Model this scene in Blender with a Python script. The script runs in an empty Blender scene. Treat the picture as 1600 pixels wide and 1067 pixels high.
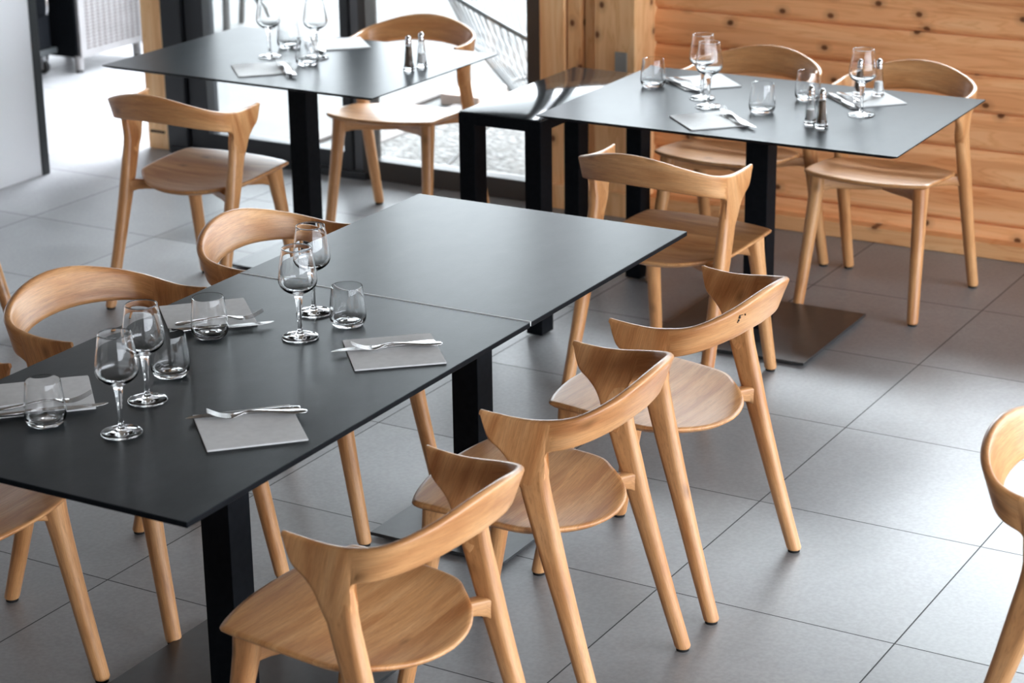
import bpy, bmesh, math, random
from mathutils import Vector, Matrix

random.seed(7)
PI = math.pi
sc = bpy.context.scene

# ------------------------------------------------------------------ camera
CAM = (-4.240757, -3.290575, 2.273344)
YAW, PITCH, ROLL = 0.530468, 0.334641, 0.013422
cy, sy, cp, sp = math.cos(YAW), math.sin(YAW), math.cos(PITCH), math.sin(PITCH)
F = Vector((cy * cp, sy * cp, -sp)); Rt = Vector((sy, -cy, 0)); D = F.cross(Rt)
cr, sr = math.cos(ROLL), math.sin(ROLL)
R2 = Rt * cr + D * sr; D2 = D * cr - Rt * sr
cam_data = bpy.data.cameras.new('camera'); cam = bpy.data.objects.new('camera', cam_data)
sc.collection.objects.link(cam)
m = Matrix(((R2.x, -D2.x, -F.x), (R2.y, -D2.y, -F.y), (R2.z, -D2.z, -F.z))).to_4x4()
m.translation = Vector(CAM); cam.matrix_world = m
cam_data.sensor_width = 36.0; cam_data.sensor_fit = 'HORIZONTAL'
cam_data.lens = 3379.16 / 1600 * 36.0
cam_data.dof.use_dof = True
cam_data.dof.focus_distance = 4.95
cam_data.dof.aperture_fstop = 5.0
cam_data.clip_end = 200
sc.camera = cam

# ------------------------------------------------------------------ light
world = bpy.data.worlds.new('overcast_sky'); sc.world = world
world.use_nodes = True
SKY_BASE, LOBE_FRONT, LOBE_RIGHT, LOBE_LEFT = 2.8, 50.0, 3.4, 4.6
bg = world.node_tree.nodes['Background']
bg.inputs['Color'].default_value = (0.885, 0.94, 1.02, 1)
# overcast sky with added lobes, strongest high ahead, tuned for tabletop and chair brightness
wt = world.node_tree
tcw = wt.nodes.new('ShaderNodeTexCoord'); tot = None
for dirv, a, b_, amp in (((0.62, 0.08, 0.82), 0.88, 1.0, LOBE_FRONT), ((0.25, -0.90, 0.40), 0.2, 1.0, LOBE_RIGHT), ((0.851, 0.511, 0.122), 0.976, 1.0, LOBE_LEFT)):
    dt = wt.nodes.new('ShaderNodeVectorMath'); dt.operation = 'DOT_PRODUCT'; dt.inputs[1].default_value = Vector(dirv).normalized()
    wt.links.new(tcw.outputs['Generated'], dt.inputs[0])
    mr = wt.nodes.new('ShaderNodeMapRange'); mr.interpolation_type = 'SMOOTHSTEP'
    mr.inputs['From Min'].default_value = a; mr.inputs['From Max'].default_value = b_
    mr.inputs['To Min'].default_value = 0.0; mr.inputs['To Max'].default_value = amp
    wt.links.new(dt.outputs['Value'], mr.inputs['Value'])
    ad = wt.nodes.new('ShaderNodeMath'); ad.operation = 'ADD'; wt.links.new(mr.outputs['Result'], ad.inputs[0])
    if tot is None: ad.inputs[1].default_value = SKY_BASE
    else: wt.links.new(tot, ad.inputs[1])
    tot = ad.outputs[0]
wt.links.new(tot, bg.inputs['Strength'])
sc.view_settings.view_transform = 'Standard'
sc.view_settings.look = 'None'
sc.view_settings.gamma = 1.0
sc.view_settings.use_curve_mapping = False
sc.view_settings.exposure = 0.86
sc.cycles.use_denoising = True
sc.cycles.max_bounces = 14
sc.cycles.transparent_max_bounces = 16
sc.cycles.transmission_bounces = 12
sc.cycles.sample_clamp_indirect = 12


def portal(name, loc, look, w, h):
    d = bpy.data.lights.new(name, 'AREA'); d.shape = 'RECTANGLE'; d.size = w; d.size_y = h
    d.cycles.is_portal = True
    o = bpy.data.objects.new(name, d); sc.collection.objects.link(o)
    o.location = loc
    o.rotation_euler = Vector(look).to_track_quat('-Z', 'Y').to_euler()


# windows: glass doors ahead; timber wall band, right side and bay glazing added for daylight
WIN_TOP = 2.15
portal('daylight_door', (3.0, 1.7, 1.3), (-1, 0, 0), 1.8, 2.4)
portal('daylight_band', (3.12, -2.4, 1.6), (-1, 0, 0), 6.3, 1.35)
portal('daylight_right', (-1.2, -5.6, 1.5), (0, 1, 0), 8.2, 2.6)
portal('daylight_passage', (4.15, 6.95, 1.5), (0, -1, 0), 7.2, 2.8)
portal('daylight_bay', (5.45, 4.75, 1.45), (-0.669, 0.743, 0), 6.2, 2.7)

# ------------------------------------------------------------------ materials
MATS = {}


def nmat(name):
    m = bpy.data.materials.new(name); m.use_nodes = True
    nt = m.node_tree; b = nt.nodes['Principled BSDF']; MATS[name] = m
    return m, nt, b


def N(nt, t, **kw):
    n = nt.nodes.new(t)
    for k, v in kw.items():
        if k in n.inputs: n.inputs[k].default_value = v
        else: setattr(n, k, v)
    return n


def ramp(nt, fac, stops, interp='LINEAR'):
    r = nt.nodes.new('ShaderNodeValToRGB'); r.color_ramp.interpolation = interp
    e = r.color_ramp.elements
    while len(e) < len(stops): e.new(0.5)
    for i, (p, c) in enumerate(stops):
        e[i].position = p; e[i].color = c if len(c) == 4 else (*c, 1)
    nt.links.new(fac, r.inputs['Fac']); return r


def math_node(nt, op, a, b=None, c=None):
    n = nt.nodes.new('ShaderNodeMath'); n.operation = op
    for i, v in enumerate((a, b, c)):
        if v is None: continue
        if hasattr(v, 'links') or hasattr(v, 'is_linked'): nt.links.new(v, n.inputs[i])
        else: n.inputs[i].default_value = v
    return n.outputs[0]


def mixc(nt, fac, a, b, mode='MIX'):
    n = nt.nodes.new('ShaderNodeMix'); n.data_type = 'RGBA'; n.blend_type = mode
    for s, v in ((n.inputs[0], fac), (n.inputs[6], a), (n.inputs[7], b)):
        if hasattr(v, 'is_linked'): nt.links.new(v, s)
        elif isinstance(v, tuple): s.default_value = (*v[:3], 1)
        else: s.default_value = v
    return n.outputs[2]


def simple(name, col, rough=0.5, metal=0.0, spec=0.5, ior=1.45):
    m, nt, b = nmat(name)
    b.inputs['Base Color'].default_value = (*col, 1)
    b.inputs['Roughness'].default_value = rough; b.inputs['Metallic'].default_value = metal
    b.inputs['Specular IOR Level'].default_value = spec; b.inputs['IOR'].default_value = ior
    return m


def oak(name, boards=0.0, tone=(1, 1, 1)):
    """oiled oak; grain runs along U, one UV unit is a metre"""
    m, nt, b = nmat(name)
    uv = N(nt, 'ShaderNodeUVMap'); info = N(nt, 'ShaderNodeObjectInfo')
    sep = N(nt, 'ShaderNodeSeparateXYZ'); nt.links.new(uv.outputs[0], sep.inputs[0])
    u, v = sep.outputs[0], sep.outputs[1]
    rnd = math_node(nt, 'MULTIPLY', info.outputs['Random'], 37.0)
    if boards:
        bi = math_node(nt, 'FLOOR', math_node(nt, 'DIVIDE', math_node(nt, 'ADD', v, 0.013), boards))
        rnd = math_node(nt, 'ADD', rnd, math_node(nt, 'MULTIPLY', bi, 5.37))
    comb = N(nt, 'ShaderNodeCombineXYZ')
    nt.links.new(math_node(nt, 'ADD', u, rnd), comb.inputs[0]); nt.links.new(v, comb.inputs[1]); nt.links.new(rnd, comb.inputs[2])
    def noise(sx, sy_, detail=4, dist=0.0, rough=0.55):
        mp = N(nt, 'ShaderNodeMapping'); mp.inputs['Scale'].default_value = (sx, sy_, 1)
        nt.links.new(comb.outputs[0], mp.inputs[0])
        n = N(nt, 'ShaderNodeTexNoise'); n.inputs['Scale'].default_value = 1
        n.inputs['Detail'].default_value = detail; n.inputs['Distortion'].default_value = dist; n.inputs['Roughness'].default_value = rough
        nt.links.new(mp.outputs[0], n.inputs['Vector']); return n.outputs['Fac']
    broad = noise(3.0, 22, 3, 0.6)
    fine = noise(16, 420, 3)
    pores = noise(55, 900, 2)
    base = ramp(nt, broad, [(0.28, (0.45 * tone[0], 0.180 * tone[1], 0.060 * tone[2])), (0.5, (0.64 * tone[0], 0.322 * tone[1], 0.130 * tone[2])), (0.75, (0.76 * tone[0], 0.432 * tone[1], 0.205 * tone[2]))])
    c1 = mixc(nt, 0.42, base.outputs[0], ramp(nt, fine, [(0.3, (0.42, 0.36, 0.30)), (0.65, (1, 1, 1))]).outputs[0], 'MULTIPLY')
    c2 = mixc(nt, 0.35, c1, ramp(nt, pores, [(0.30, (0.45, 0.36, 0.28)), (0.45, (1, 1, 1))]).outputs[0], 'MULTIPLY')
    # sparse knots
    mp = N(nt, 'ShaderNodeMapping'); mp.inputs['Scale'].default_value = (5.0, 9.0, 1)
    nt.links.new(comb.outputs[0], mp.inputs[0])
    vo = N(nt, 'ShaderNodeTexVoronoi'); vo.voronoi_dimensions = '2D'; vo.inputs['Scale'].default_value = 1; nt.links.new(mp.outputs[0], vo.inputs['Vector'])
    sc_ = N(nt, 'ShaderNodeSeparateColor'); nt.links.new(vo.outputs['Color'], sc_.inputs[0])
    keep = math_node(nt, 'GREATER_THAN', sc_.outputs[0], 0.80)
    kn = ramp(nt, vo.outputs['Distance'], [(0.0, (1, 1, 1)), (0.045, (0.7, 0.7, 0.7)), (0.13, (0, 0, 0))])
    kf = math_node(nt, 'MULTIPLY', math_node(nt, 'MULTIPLY', kn.outputs[0], keep), 0.75)
    c3 = mixc(nt, kf, c2, (0.20, 0.09, 0.03))
    if boards:
        t = N(nt, 'ShaderNodeTexWhiteNoise'); t.noise_dimensions = '1D'; nt.links.new(rnd, t.inputs['W'])
        c3 = mixc(nt, 1.0, c3, ramp(nt, t.outputs['Value'], [(0, (0.86, 0.84, 0.82)), (1, (1.04, 1.04, 1.04))]).outputs[0], 'MULTIPLY')
    nt.links.new(c3, b.inputs['Base Color'])
    b.inputs['Roughness'].default_value = 0.34; b.inputs['Specular IOR Level'].default_value = 0.6
    bp = N(nt, 'ShaderNodeBump'); bp.inputs['Strength'].default_value = 0.05; bp.inputs['Distance'].default_value = 0.001
    nt.links.new(fine, bp.inputs['Height']); nt.links.new(bp.outputs[0], b.inputs['Normal'])
    return m


def pine(name, axis, pitch=None, tint=(1, 1, 1)):
    """knotty spruce, grain along world axis ('Y' horizontal or 'Z' vertical)"""
    m, nt, b = nmat(name)
    geo = N(nt, 'ShaderNodeNewGeometry'); sep = N(nt, 'ShaderNodeSeparateXYZ'); nt.links.new(geo.outputs['Position'], sep.inputs[0])
    info = N(nt, 'ShaderNodeObjectInfo')
    x, y, z = sep.outputs
    along, across = (y, z) if axis == 'Y' else (z, math_node(nt, 'ADD', y, x))
    off = math_node(nt, 'MULTIPLY', info.outputs['Random'], 23.0)
    if pitch:
        bi = math_node(nt, 'FLOOR', math_node(nt, 'DIVIDE', math_node(nt, 'ADD', across, -0.106 + 10 * pitch), pitch))
        off = math_node(nt, 'ADD', off, math_node(nt, 'MULTIPLY', bi, 3.71))
    comb = N(nt, 'ShaderNodeCombineXYZ'); nt.links.new(math_node(nt, 'ADD', along, off), comb.inputs[0]); nt.links.new(across, comb.inputs[1]); nt.links.new(off, comb.inputs[2])
    mp = N(nt, 'ShaderNodeMapping'); mp.inputs['Scale'].default_value = (1.3, 16, 1); nt.links.new(comb.outputs[0], mp.inputs[0])
    n1 = N(nt, 'ShaderNodeTexNoise'); n1.inputs['Scale'].default_value = 1; n1.inputs['Detail'].default_value = 3; n1.inputs['Distortion'].default_value = 0.8
    nt.links.new(mp.outputs[0], n1.inputs['Vector'])
    w = math_node(nt, 'FRACT', math_node(nt, 'MULTIPLY', n1.outputs['Fac'], 9.0))
    base = ramp(nt, n1.outputs['Fac'], [(0.3, (0.74 * tint[0], 0.31 * tint[1], 0.120 * tint[2])), (0.55, (0.92 * tint[0], 0.48 * tint[1], 0.225 * tint[2])), (0.8, (0.93 * tint[0], 0.56 * tint[1], 0.29 * tint[2]))])
    rings = ramp(nt, w, [(0.0, (0.80, 0.66, 0.5)), (0.22, (1, 1, 1)), (0.8, (1, 1, 1)), (1, (0.82, 0.70, 0.55))])
    c = mixc(nt, 0.55, base.outputs[0], rings.outputs[0], 'MULTIPLY')
    mp2 = N(nt, 'ShaderNodeMapping'); mp2.inputs['Scale'].default_value = (5.6, 7.4, 1); nt.links.new(comb.outputs[0], mp2.inputs[0])
    vo = N(nt, 'ShaderNodeTexVoronoi'); vo.voronoi_dimensions = '2D'; vo.inputs['Scale'].default_value = 1; nt.links.new(mp2.outputs[0], vo.inputs['Vector'])
    s2 = N(nt, 'ShaderNodeSeparateColor'); nt.links.new(vo.outputs['Color'], s2.inputs[0])
    keep = math_node(nt, 'GREATER_THAN', s2.outputs[0], 0.42)
    kn = ramp(nt, vo.outputs['Distance'], [(0.0, (1, 1, 1)), (0.055, (0.92, 0.92, 0.92)), (0.085, (0.28, 0.28, 0.28)), (0.22, (0, 0, 0))])
    c = mixc(nt, math_node(nt, 'MULTIPLY', kn.outputs[0], keep), c, (0.13, 0.045, 0.015))
    nt.links.new(c, b.inputs['Base Color']); b.inputs['Roughness'].default_value = 0.5
    b.inputs['Specular IOR Level'].default_value = 0.35
    return m


def tabletop_mat():
    m, nt, b = nmat('anthracite_laminate')
    tc = N(nt, 'ShaderNodeTexCoord')
    mp = N(nt, 'ShaderNodeMapping'); mp.inputs['Scale'].default_value = (1, 1.6, 1); nt.links.new(tc.outputs['Object'], mp.inputs[0])
    n1 = N(nt, 'ShaderNodeTexNoise'); n1.inputs['Scale'].default_value = 7; n1.inputs['Detail'].default_value = 6; n1.inputs['Roughness'].default_value = 0.65
    n2 = N(nt, 'ShaderNodeTexNoise'); n2.inputs['Scale'].default_value = 160; n2.inputs['Detail'].default_value = 3
    for n in (n1, n2): nt.links.new(mp.outputs[0], n.inputs['Vector'])
    c = ramp(nt, n1.outputs['Fac'], [(0.35, (0.010, 0.0135, 0.0155)), (0.6, (0.017, 0.021, 0.0235)), (0.75, (0.025, 0.029, 0.031))])
    nt.links.new(c.outputs[0], b.inputs['Base Color'])
    b.inputs['Roughness'].default_value = 0.305
    b.inputs["IOR"].default_value = 1.30; b.inputs["Specular IOR Level"].default_value = 0.19
    bp = N(nt, 'ShaderNodeBump'); bp.inputs['Strength'].default_value = 0.12; bp.inputs['Distance'].default_value = 0.0006
    nt.links.new(n2.outputs['Fac'], bp.inputs['Height']); nt.links.new(bp.outputs[0], b.inputs['Normal'])
    return m


def floor_mat():
    m, nt, b = nmat('grey_stone_tiles')
    T = 0.6
    geo = N(nt, 'ShaderNodeNewGeometry'); sep = N(nt, 'ShaderNodeSeparateXYZ'); nt.links.new(geo.outputs['Position'], sep.inputs[0])
    edges = []; ids = []
    for k in (0, 1):
        q = math_node(nt, 'DIVIDE', math_node(nt, 'ADD', sep.outputs[k], 60.0), T)
        f = math_node(nt, 'FRACT', q); ids.append(math_node(nt, 'FLOOR', q))
        edges.append(math_node(nt, 'MINIMUM', f, math_node(nt, 'SUBTRACT', 1.0, f)))
    e = math_node(nt, 'MINIMUM', edges[0], edges[1])
    grout = math_node(nt, 'LESS_THAN', e, 0.0030)
    cid = N(nt, 'ShaderNodeCombineXYZ'); nt.links.new(ids[0], cid.inputs[0]); nt.links.new(ids[1], cid.inputs[1])
    wn = N(nt, 'ShaderNodeTexWhiteNoise'); nt.links.new(cid.outputs[0], wn.inputs['Vector'])
    addv = N(nt, 'ShaderNodeVectorMath'); addv.operation = 'MULTIPLY_ADD'
    nt.links.new(wn.outputs['Color'], addv.inputs[0]); addv.inputs[1].default_value = (9, 9, 9); nt.links.new(geo.outputs['Position'], addv.inputs[2])
    n1 = N(nt, 'ShaderNodeTexNoise'); n1.inputs['Scale'].default_value = 2.2; n1.inputs['Detail'].default_value = 7; n1.inputs['Roughness'].default_value = 0.62; n1.inputs['Distortion'].default_value = 0.4
    n2 = N(nt, 'ShaderNodeTexNoise'); n2.inputs['Scale'].default_value = 90; n2.inputs['Detail'].default_value = 3
    for n in (n1, n2): nt.links.new(addv.outputs[0], n.inputs['Vector'])
    c = ramp(nt, n1.outputs['Fac'], [(0.3, (0.19, 0.191, 0.194)), (0.55, (0.24, 0.241, 0.245)), (0.75, (0.285, 0.286, 0.289))])
    c = mixc(nt, 0.22, c.outputs[0], ramp(nt, n2.outputs['Fac'], [(0.35, (0.6,) * 3), (0.65, (1.3,) * 3)]).outputs[0], 'MULTIPLY')
    tv = ramp(nt, wn.outputs['Value'], [(0, (0.93,) * 3), (1, (1.06,) * 3)])
    c = mixc(nt, 1.0, c, tv.outputs[0], 'MULTIPLY')
    c = mixc(nt, grout, c, (0.018, 0.018, 0.020))
    nt.links.new(c, b.inputs['Base Color'])
    rr = ramp(nt, n1.outputs['Fac'], [(0.3, (0.33,) * 3), (0.7, (0.42,) * 3)])
    nt.links.new(math_node(nt, 'ADD', rr.outputs[0], math_node(nt, 'MULTIPLY', grout, 0.4)), b.inputs['Roughness'])
    b.inputs['IOR'].default_value = 1.5; b.inputs['Specular IOR Level'].default_value = 0.55
    bp = N(nt, 'ShaderNodeBump'); bp.inputs['Strength'].default_value = 0.6; bp.inputs['Distance'].default_value = 0.002
    nt.links.new(math_node(nt, 'SUBTRACT', 1.0, grout), bp.inputs['Height']); nt.links.new(bp.outputs[0], b.inputs['Normal'])
    return m


def gravel_mat():
    m, nt, b = nmat('pale_gravel')
    geo = N(nt, 'ShaderNodeNewGeometry')
    vo = N(nt, 'ShaderNodeTexVoronoi'); vo.inputs['Scale'].default_value = 28; nt.links.new(geo.outputs['Position'], vo.inputs['Vector'])
    s = N(nt, 'ShaderNodeSeparateColor'); nt.links.new(vo.outputs['Color'], s.inputs[0])
    c = ramp(nt, s.outputs[0], [(0, (0.078, 0.075, 0.072)), (0.5, (0.105, 0.103, 0.10)), (1, (0.13, 0.128, 0.126))])
    c2 = mixc(nt, 0.5, c.outputs[0], ramp(nt, vo.outputs['Distance'], [(0.2, (1, 1, 1)), (0.6, (0.55, 0.5, 0.48))]).outputs[0], 'MULTIPLY')
    nt.links.new(c2, b.inputs['Base Color']); b.inputs['Roughness'].default_value = 0.95; b.inputs['Specular IOR Level'].default_value = 0.1
    bp = N(nt, 'ShaderNodeBump'); bp.inputs['Strength'].default_value = 1; bp.inputs['Distance'].default_value = 0.02; bp.invert = True
    nt.links.new(vo.outputs['Distance'], bp.inputs['Height']); nt.links.new(bp.outputs[0], b.inputs['Normal'])
    return m


def noisy(name, c0, c1, rough, scale=6, detail=4, metal=0.0, bump=0.0):
    m, nt, b = nmat(name)
    tc = N(nt, 'ShaderNodeTexCoord'); n = N(nt, 'ShaderNodeTexNoise'); n.inputs['Scale'].default_value = scale; n.inputs['Detail'].default_value = detail
    nt.links.new(tc.outputs['Object'], n.inputs['Vector'])
    nt.links.new(ramp(nt, n.outputs['Fac'], [(0.3, c0), (0.7, c1)]).outputs[0], b.inputs['Base Color'])
    b.inputs['Roughness'].default_value = rough; b.inputs['Metallic'].default_value = metal
    if bump:
        bp = N(nt, 'ShaderNodeBump'); bp.inputs['Strength'].default_value = bump; bp.inputs['Distance'].default_value = 0.001
        nt.links.new(n.outputs['Fac'], bp.inputs['Height']); nt.links.new(bp.outputs[0], b.inputs['Normal'])
    return m


def pane_mat():
    m = bpy.data.materials.new('window_glass'); m.use_nodes = True; nt = m.node_tree; nt.nodes.clear()
    out = N(nt, 'ShaderNodeOutputMaterial'); mx = N(nt, 'ShaderNodeMixShader'); tr = N(nt, 'ShaderNodeBsdfTransparent'); gl = N(nt, 'ShaderNodeBsdfGlossy')
    gl.inputs['Roughness'].default_value = 0.0; fr = N(nt, 'ShaderNodeFresnel'); fr.inputs['IOR'].default_value = 1.45
    tr.inputs['Color'].default_value = (0.96, 0.98, 0.97, 1)
    nt.links.new(fr.outputs[0], mx.inputs[0]); nt.links.new(tr.outputs[0], mx.inputs[1]); nt.links.new(gl.outputs[0], mx.inputs[2]); nt.links.new(mx.outputs[0], out.inputs[0])
    return m


def glass_mat():
    m, nt, b = nmat('clear_glass')
    b.inputs['Base Color'].default_value = (1, 1, 1, 1); b.inputs['Roughness'].default_value = 0.0
    b.inputs['Transmission Weight'].default_value = 1.0; b.inputs['IOR'].default_value = 1.40
    return m


OAK = oak('oiled_oak'); OAKS = oak('oiled_oak_boards', boards=0.085)
PINE = pine('knotty_spruce_boards', 'Y', pitch=0.134); PINEV = pine('spruce_post', 'Z', tint=(0.92, 1.08, 1.15)); PINEB = pine('spruce_skirting', 'Y', tint=(0.85, 0.9, 0.9))
TOP = tabletop_mat(); FLOOR = floor_mat(); GRAVEL = gravel_mat()
BLACK = noisy('black_powder_coat', (0.003, 0.004, 0.0055), (0.006, 0.007, 0.009), 0.55, 60, 2, bump=0.05); BLACK.node_tree.nodes['Principled BSDF'].inputs['Specular IOR Level'].default_value = 0.07
PLATE = noisy('black_steel_plate', (0.022, 0.024, 0.026), (0.034, 0.036, 0.038), 0.34, 40, 3, bump=0.04)
FRAME = noisy('dark_aluminium', (0.010, 0.011, 0.013), (0.016, 0.017, 0.020), 0.38, 5, 2)
BROWNF = noisy('brown_aluminium', (0.030, 0.024, 0.020), (0.038, 0.030, 0.025), 0.42, 5, 2)
GLIDE = simple('black_felt_glide', (0.010, 0.010, 0.010), 0.9)
NAP = noisy('grey_napkin_paper', (0.62, 0.615, 0.61), (0.69, 0.685, 0.68), 0.9, 60, 4)
STEEL = noisy('polished_steel', (0.40, 0.39, 0.385), (0.48, 0.47, 0.465), 0.15, 30, 2, metal=1.0)
CHROME = simple('chrome', (0.62, 0.62, 0.63), 0.10, 1.0)
GLASS = glass_mat(); PANE = pane_mat()
WHITEP = noisy('white_lacquer', (0.86, 0.87, 0.89), (0.88, 0.89, 0.91), 0.45, 2, 2)
WHITEM = noisy('white_painted_metal', (0.20, 0.195, 0.195), (0.24, 0.235, 0.235), 0.5, 8, 2)
DARKG = simple('dark_grey_trim', (0.035, 0.040, 0.042), 0.4)
GLOSSB = simple('glossy_black_top', (0.020, 0.022, 0.024), 0.09, 0.0, 0.5, 1.55)
CEIL = noisy('timber_ceiling', (0.38, 0.32, 0.26), (0.42, 0.36, 0.29), 0.7, 3, 3)
WALLM = noisy('grey_plaster', (0.22, 0.21, 0.20), (0.26, 0.25, 0.24), 0.8, 4, 3)
SALT = noisy('salt_grains', (0.75, 0.75, 0.74), (0.88, 0.88, 0.87), 0.9, 900, 2, bump=0.4)
PEPPER = noisy('pepper_grains', (0.045, 0.028, 0.018), (0.20, 0.13, 0.08), 0.9, 700, 2, bump=0.4)
CONC = noisy('pale_concrete', (0.052, 0.051, 0.050), (0.068, 0.067, 0.065), 0.9, 2.5, 5)
PINKS = noisy('pinkish_stone', (0.050, 0.040, 0.036), (0.062, 0.050, 0.046), 0.85, 3, 4)
BARK = noisy('grey_bark', (0.05, 0.049, 0.046), (0.09, 0.088, 0.082), 0.9, 9, 4)
CORD = simple('white_cord', (0.22, 0.225, 0.23), 0.6)
TUBE = simple('grey_tube', (0.07, 0.073, 0.076), 0.4)
OUTLET = simple('brushed_outlet_plate', (0.30, 0.31, 0.30), 0.5, 0.4)

# ------------------------------------------------------------------ mesh helpers
COL = sc.collection


def obj(name, bm, mat, parent=None, smooth=True, angle=40, weighted=True):
    bmesh.ops.recalc_face_normals(bm, faces=bm.faces)
    me = bpy.data.meshes.new(name); bm.to_mesh(me); bm.free()
    for mt in (mat if isinstance(mat, (list, tuple)) else [mat]): me.materials.append(mt)
    if smooth:
        me.shade_smooth()
        me.set_sharp_from_angle(angle=math.radians(angle))
    o = bpy.data.objects.new(name, me); COL.objects.link(o)
    if parent: o.parent = parent
    if weighted and smooth and len(me.vertices) < 700:
        w = o.modifiers.new('weighted_normal', 'WEIGHTED_NORMAL'); w.keep_sharp = True; w.weight = 100
    return o


def empty(name, loc, rz=0.0):
    o = bpy.data.objects.new(name, None); COL.objects.link(o)
    o.location = loc; o.rotation_euler = (0, 0, rz); o.empty_display_size = 0.05
    return o


def tag(o, label=None, cat=None, group=None, kind=None):
    if label: o['label'] = label
    if cat: o['category'] = cat
    if group: o['group'] = group
    if kind: o['kind'] = kind
    return o


def kids(o): return [c for c in bpy.data.objects if c.parent == o]


def copy_tree(o, parent=None):
    c = o.copy(); COL.objects.link(c)
    if parent: c.parent = parent
    for ch in kids(o): copy_tree(ch, c)
    return c


def box(bm, c, s, bev=0.0, segs=2, mat=0):
    t = bmesh.new(); bmesh.ops.create_cube(t, size=1.0)
    for v in t.verts: v.co = Vector((c[0] + v.co.x * s[0], c[1] + v.co.y * s[1], c[2] + v.co.z * s[2]))
    if bev: bmesh.ops.bevel(t, geom=list(t.edges), offset=bev, segments=segs, profile=0.5, affect='EDGES')
    for f in t.faces: f.material_index = mat
    me = bpy.data.meshes.new('t'); t.to_mesh(me); t.free(); bm.from_mesh(me); bpy.data.meshes.remove(me)


def bx(lo, hi, bev=0.0):
    bm = bmesh.new(); box(bm, [(a + b) / 2 for a, b in zip(lo, hi)], [abs(b - a) for a, b in zip(lo, hi)], bev); return bm


def lathe(bm, prof, n=48, c=(0, 0, 0), mat=0):
    rings = []
    for r, z in prof:
        if r < 1e-6: rings.append([bm.verts.new((c[0], c[1], c[2] + z))])
        else: rings.append([bm.verts.new((c[0] + r * math.cos(2 * PI * i / n), c[1] + r * math.sin(2 * PI * i / n), c[2] + z)) for i in range(n)])
    for a, b in zip(rings, rings[1:]):
        for i in range(n):
            j = (i + 1) % n
            if len(a) == 1 and len(b) == 1: continue
            if len(a) == 1: f = bm.faces.new((a[0], b[j], b[i]))
            elif len(b) == 1: f = bm.faces.new((a[i], a[j], b[0]))
            else: f = bm.faces.new((a[i], a[j], b[j], b[i]))
            f.material_index = mat


def catmull(P, n=8):
    P = [Vector(p) for p in P]; Q = [2 * P[0] - P[1]] + P + [2 * P[-1] - P[-2]]; o = []
    for i in range(1, len(Q) - 2):
        a, b, c, d = Q[i - 1:i + 3]
        for k in range(n):
            t = k / n
            o.append(0.5 * ((2 * b) + (-a + c) * t + (2 * a - 5 * b + 4 * c - d) * t * t + (-a + 3 * b - 3 * c + d) * t ** 3))
    o.append(P[-1]); return o


def loft(bm, rings, close_ends=True, wrap=None):
    """rings: lists of equal length of points; UV u along, v around (metres)"""
    uvl = bm.loops.layers.uv.verify()
    V = [[bm.verts.new(p) for p in r] for r in rings]
    n = len(V[0])
    us = [0.0]
    for a, b in zip(rings, rings[1:]):
        ca = sum((Vector(p) for p in a), Vector()) / n; cb = sum((Vector(p) for p in b), Vector()) / n
        us.append(us[-1] + max((cb - ca).length, 1e-5))
    for k in range(len(V) - 1):
        va = [0.0]; 
        for i in range(n): va.append(va[-1] + (Vector(rings[k][(i + 1) % n]) - Vector(rings[k][i])).length)
        if wrap: va = [wrap * i / n for i in range(n + 1)]
        for i in range(n):
            j = (i + 1) % n
            f = bm.faces.new((V[k][i], V[k][j], V[k + 1][j], V[k + 1][i]))
            for l, (uu, vv) in zip(f.loops, ((us[k], va[i]), (us[k], va[i + 1]), (us[k + 1], va[i + 1]), (us[k + 1], va[i]))): l[uvl].uv = (uu, vv)
    if close_ends:
        for r, uu in ((V[0], us[0]), (V[-1], us[-1])):
            f = bm.faces.new(r)
            for l in f.loops: l[uvl].uv = (uu, l.vert.co.x + l.vert.co.y)
    return V


def rrect(hw, hh, r, seg=4):
    """rounded rectangle ring in 2D, half sizes"""
    r = min(r, hw * 0.98, hh * 0.98); o = []
    for cx, cy_, a0 in ((hw - r, hh - r, 0), (-hw + r, hh - r, PI / 2), (-hw + r, -hh + r, PI), (hw - r, -hh + r, 1.5 * PI)):
        for k in range(seg + 1):
            a = a0 + PI / 2 * k / seg; o.append((cx + r * math.cos(a), cy_ + r * math.sin(a)))
    return o


def tube(bm, pts, r, n=10):
    rings = []
    pts = [Vector(p) for p in pts]
    for i, p in enumerate(pts):
        d = (pts[min(i + 1, len(pts) - 1)] - pts[max(i - 1, 0)]).normalized()
        up = Vector((0, 0, 1)) if abs(d.z) < 0.9 else Vector((1, 0, 0))
        a = d.cross(up).normalized(); b = d.cross(a)
        rr = r[i] if isinstance(r, (list, tuple)) else r
        rings.append([p + (a * math.cos(2 * PI * k / n) + b * math.sin(2 * PI * k / n)) * rr for k in range(n)])
    loft(bm, rings)


# ------------------------------------------------------------------ the room
def struct(name, bm, mat, **kw):
    return tag(obj(name, bm, mat, **kw), kind='structure')


struct('floor', bx((-8, -5.6, -0.06), (3.04, 2.62, 0)), FLOOR)
def poly(pts, z0, z1):
    bm = bmesh.new(); a = [bm.verts.new((x, y, z0)) for x, y in pts]; b = [bm.verts.new((x, y, z1)) for x, y in pts]; n = len(pts)
    bm.faces.new(a[::-1]); bm.faces.new(b)
    for i in range(n): bm.faces.new((a[i], a[(i + 1) % n], b[(i + 1) % n], b[i]))
    return bm


BAY = [(-8, 2.62), (2.98, 2.62), (7.85, 7.0), (-8, 7.0)]
struct('floor_bay', poly(BAY, -0.06, 0), FLOOR)
XW = 3.03
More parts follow.
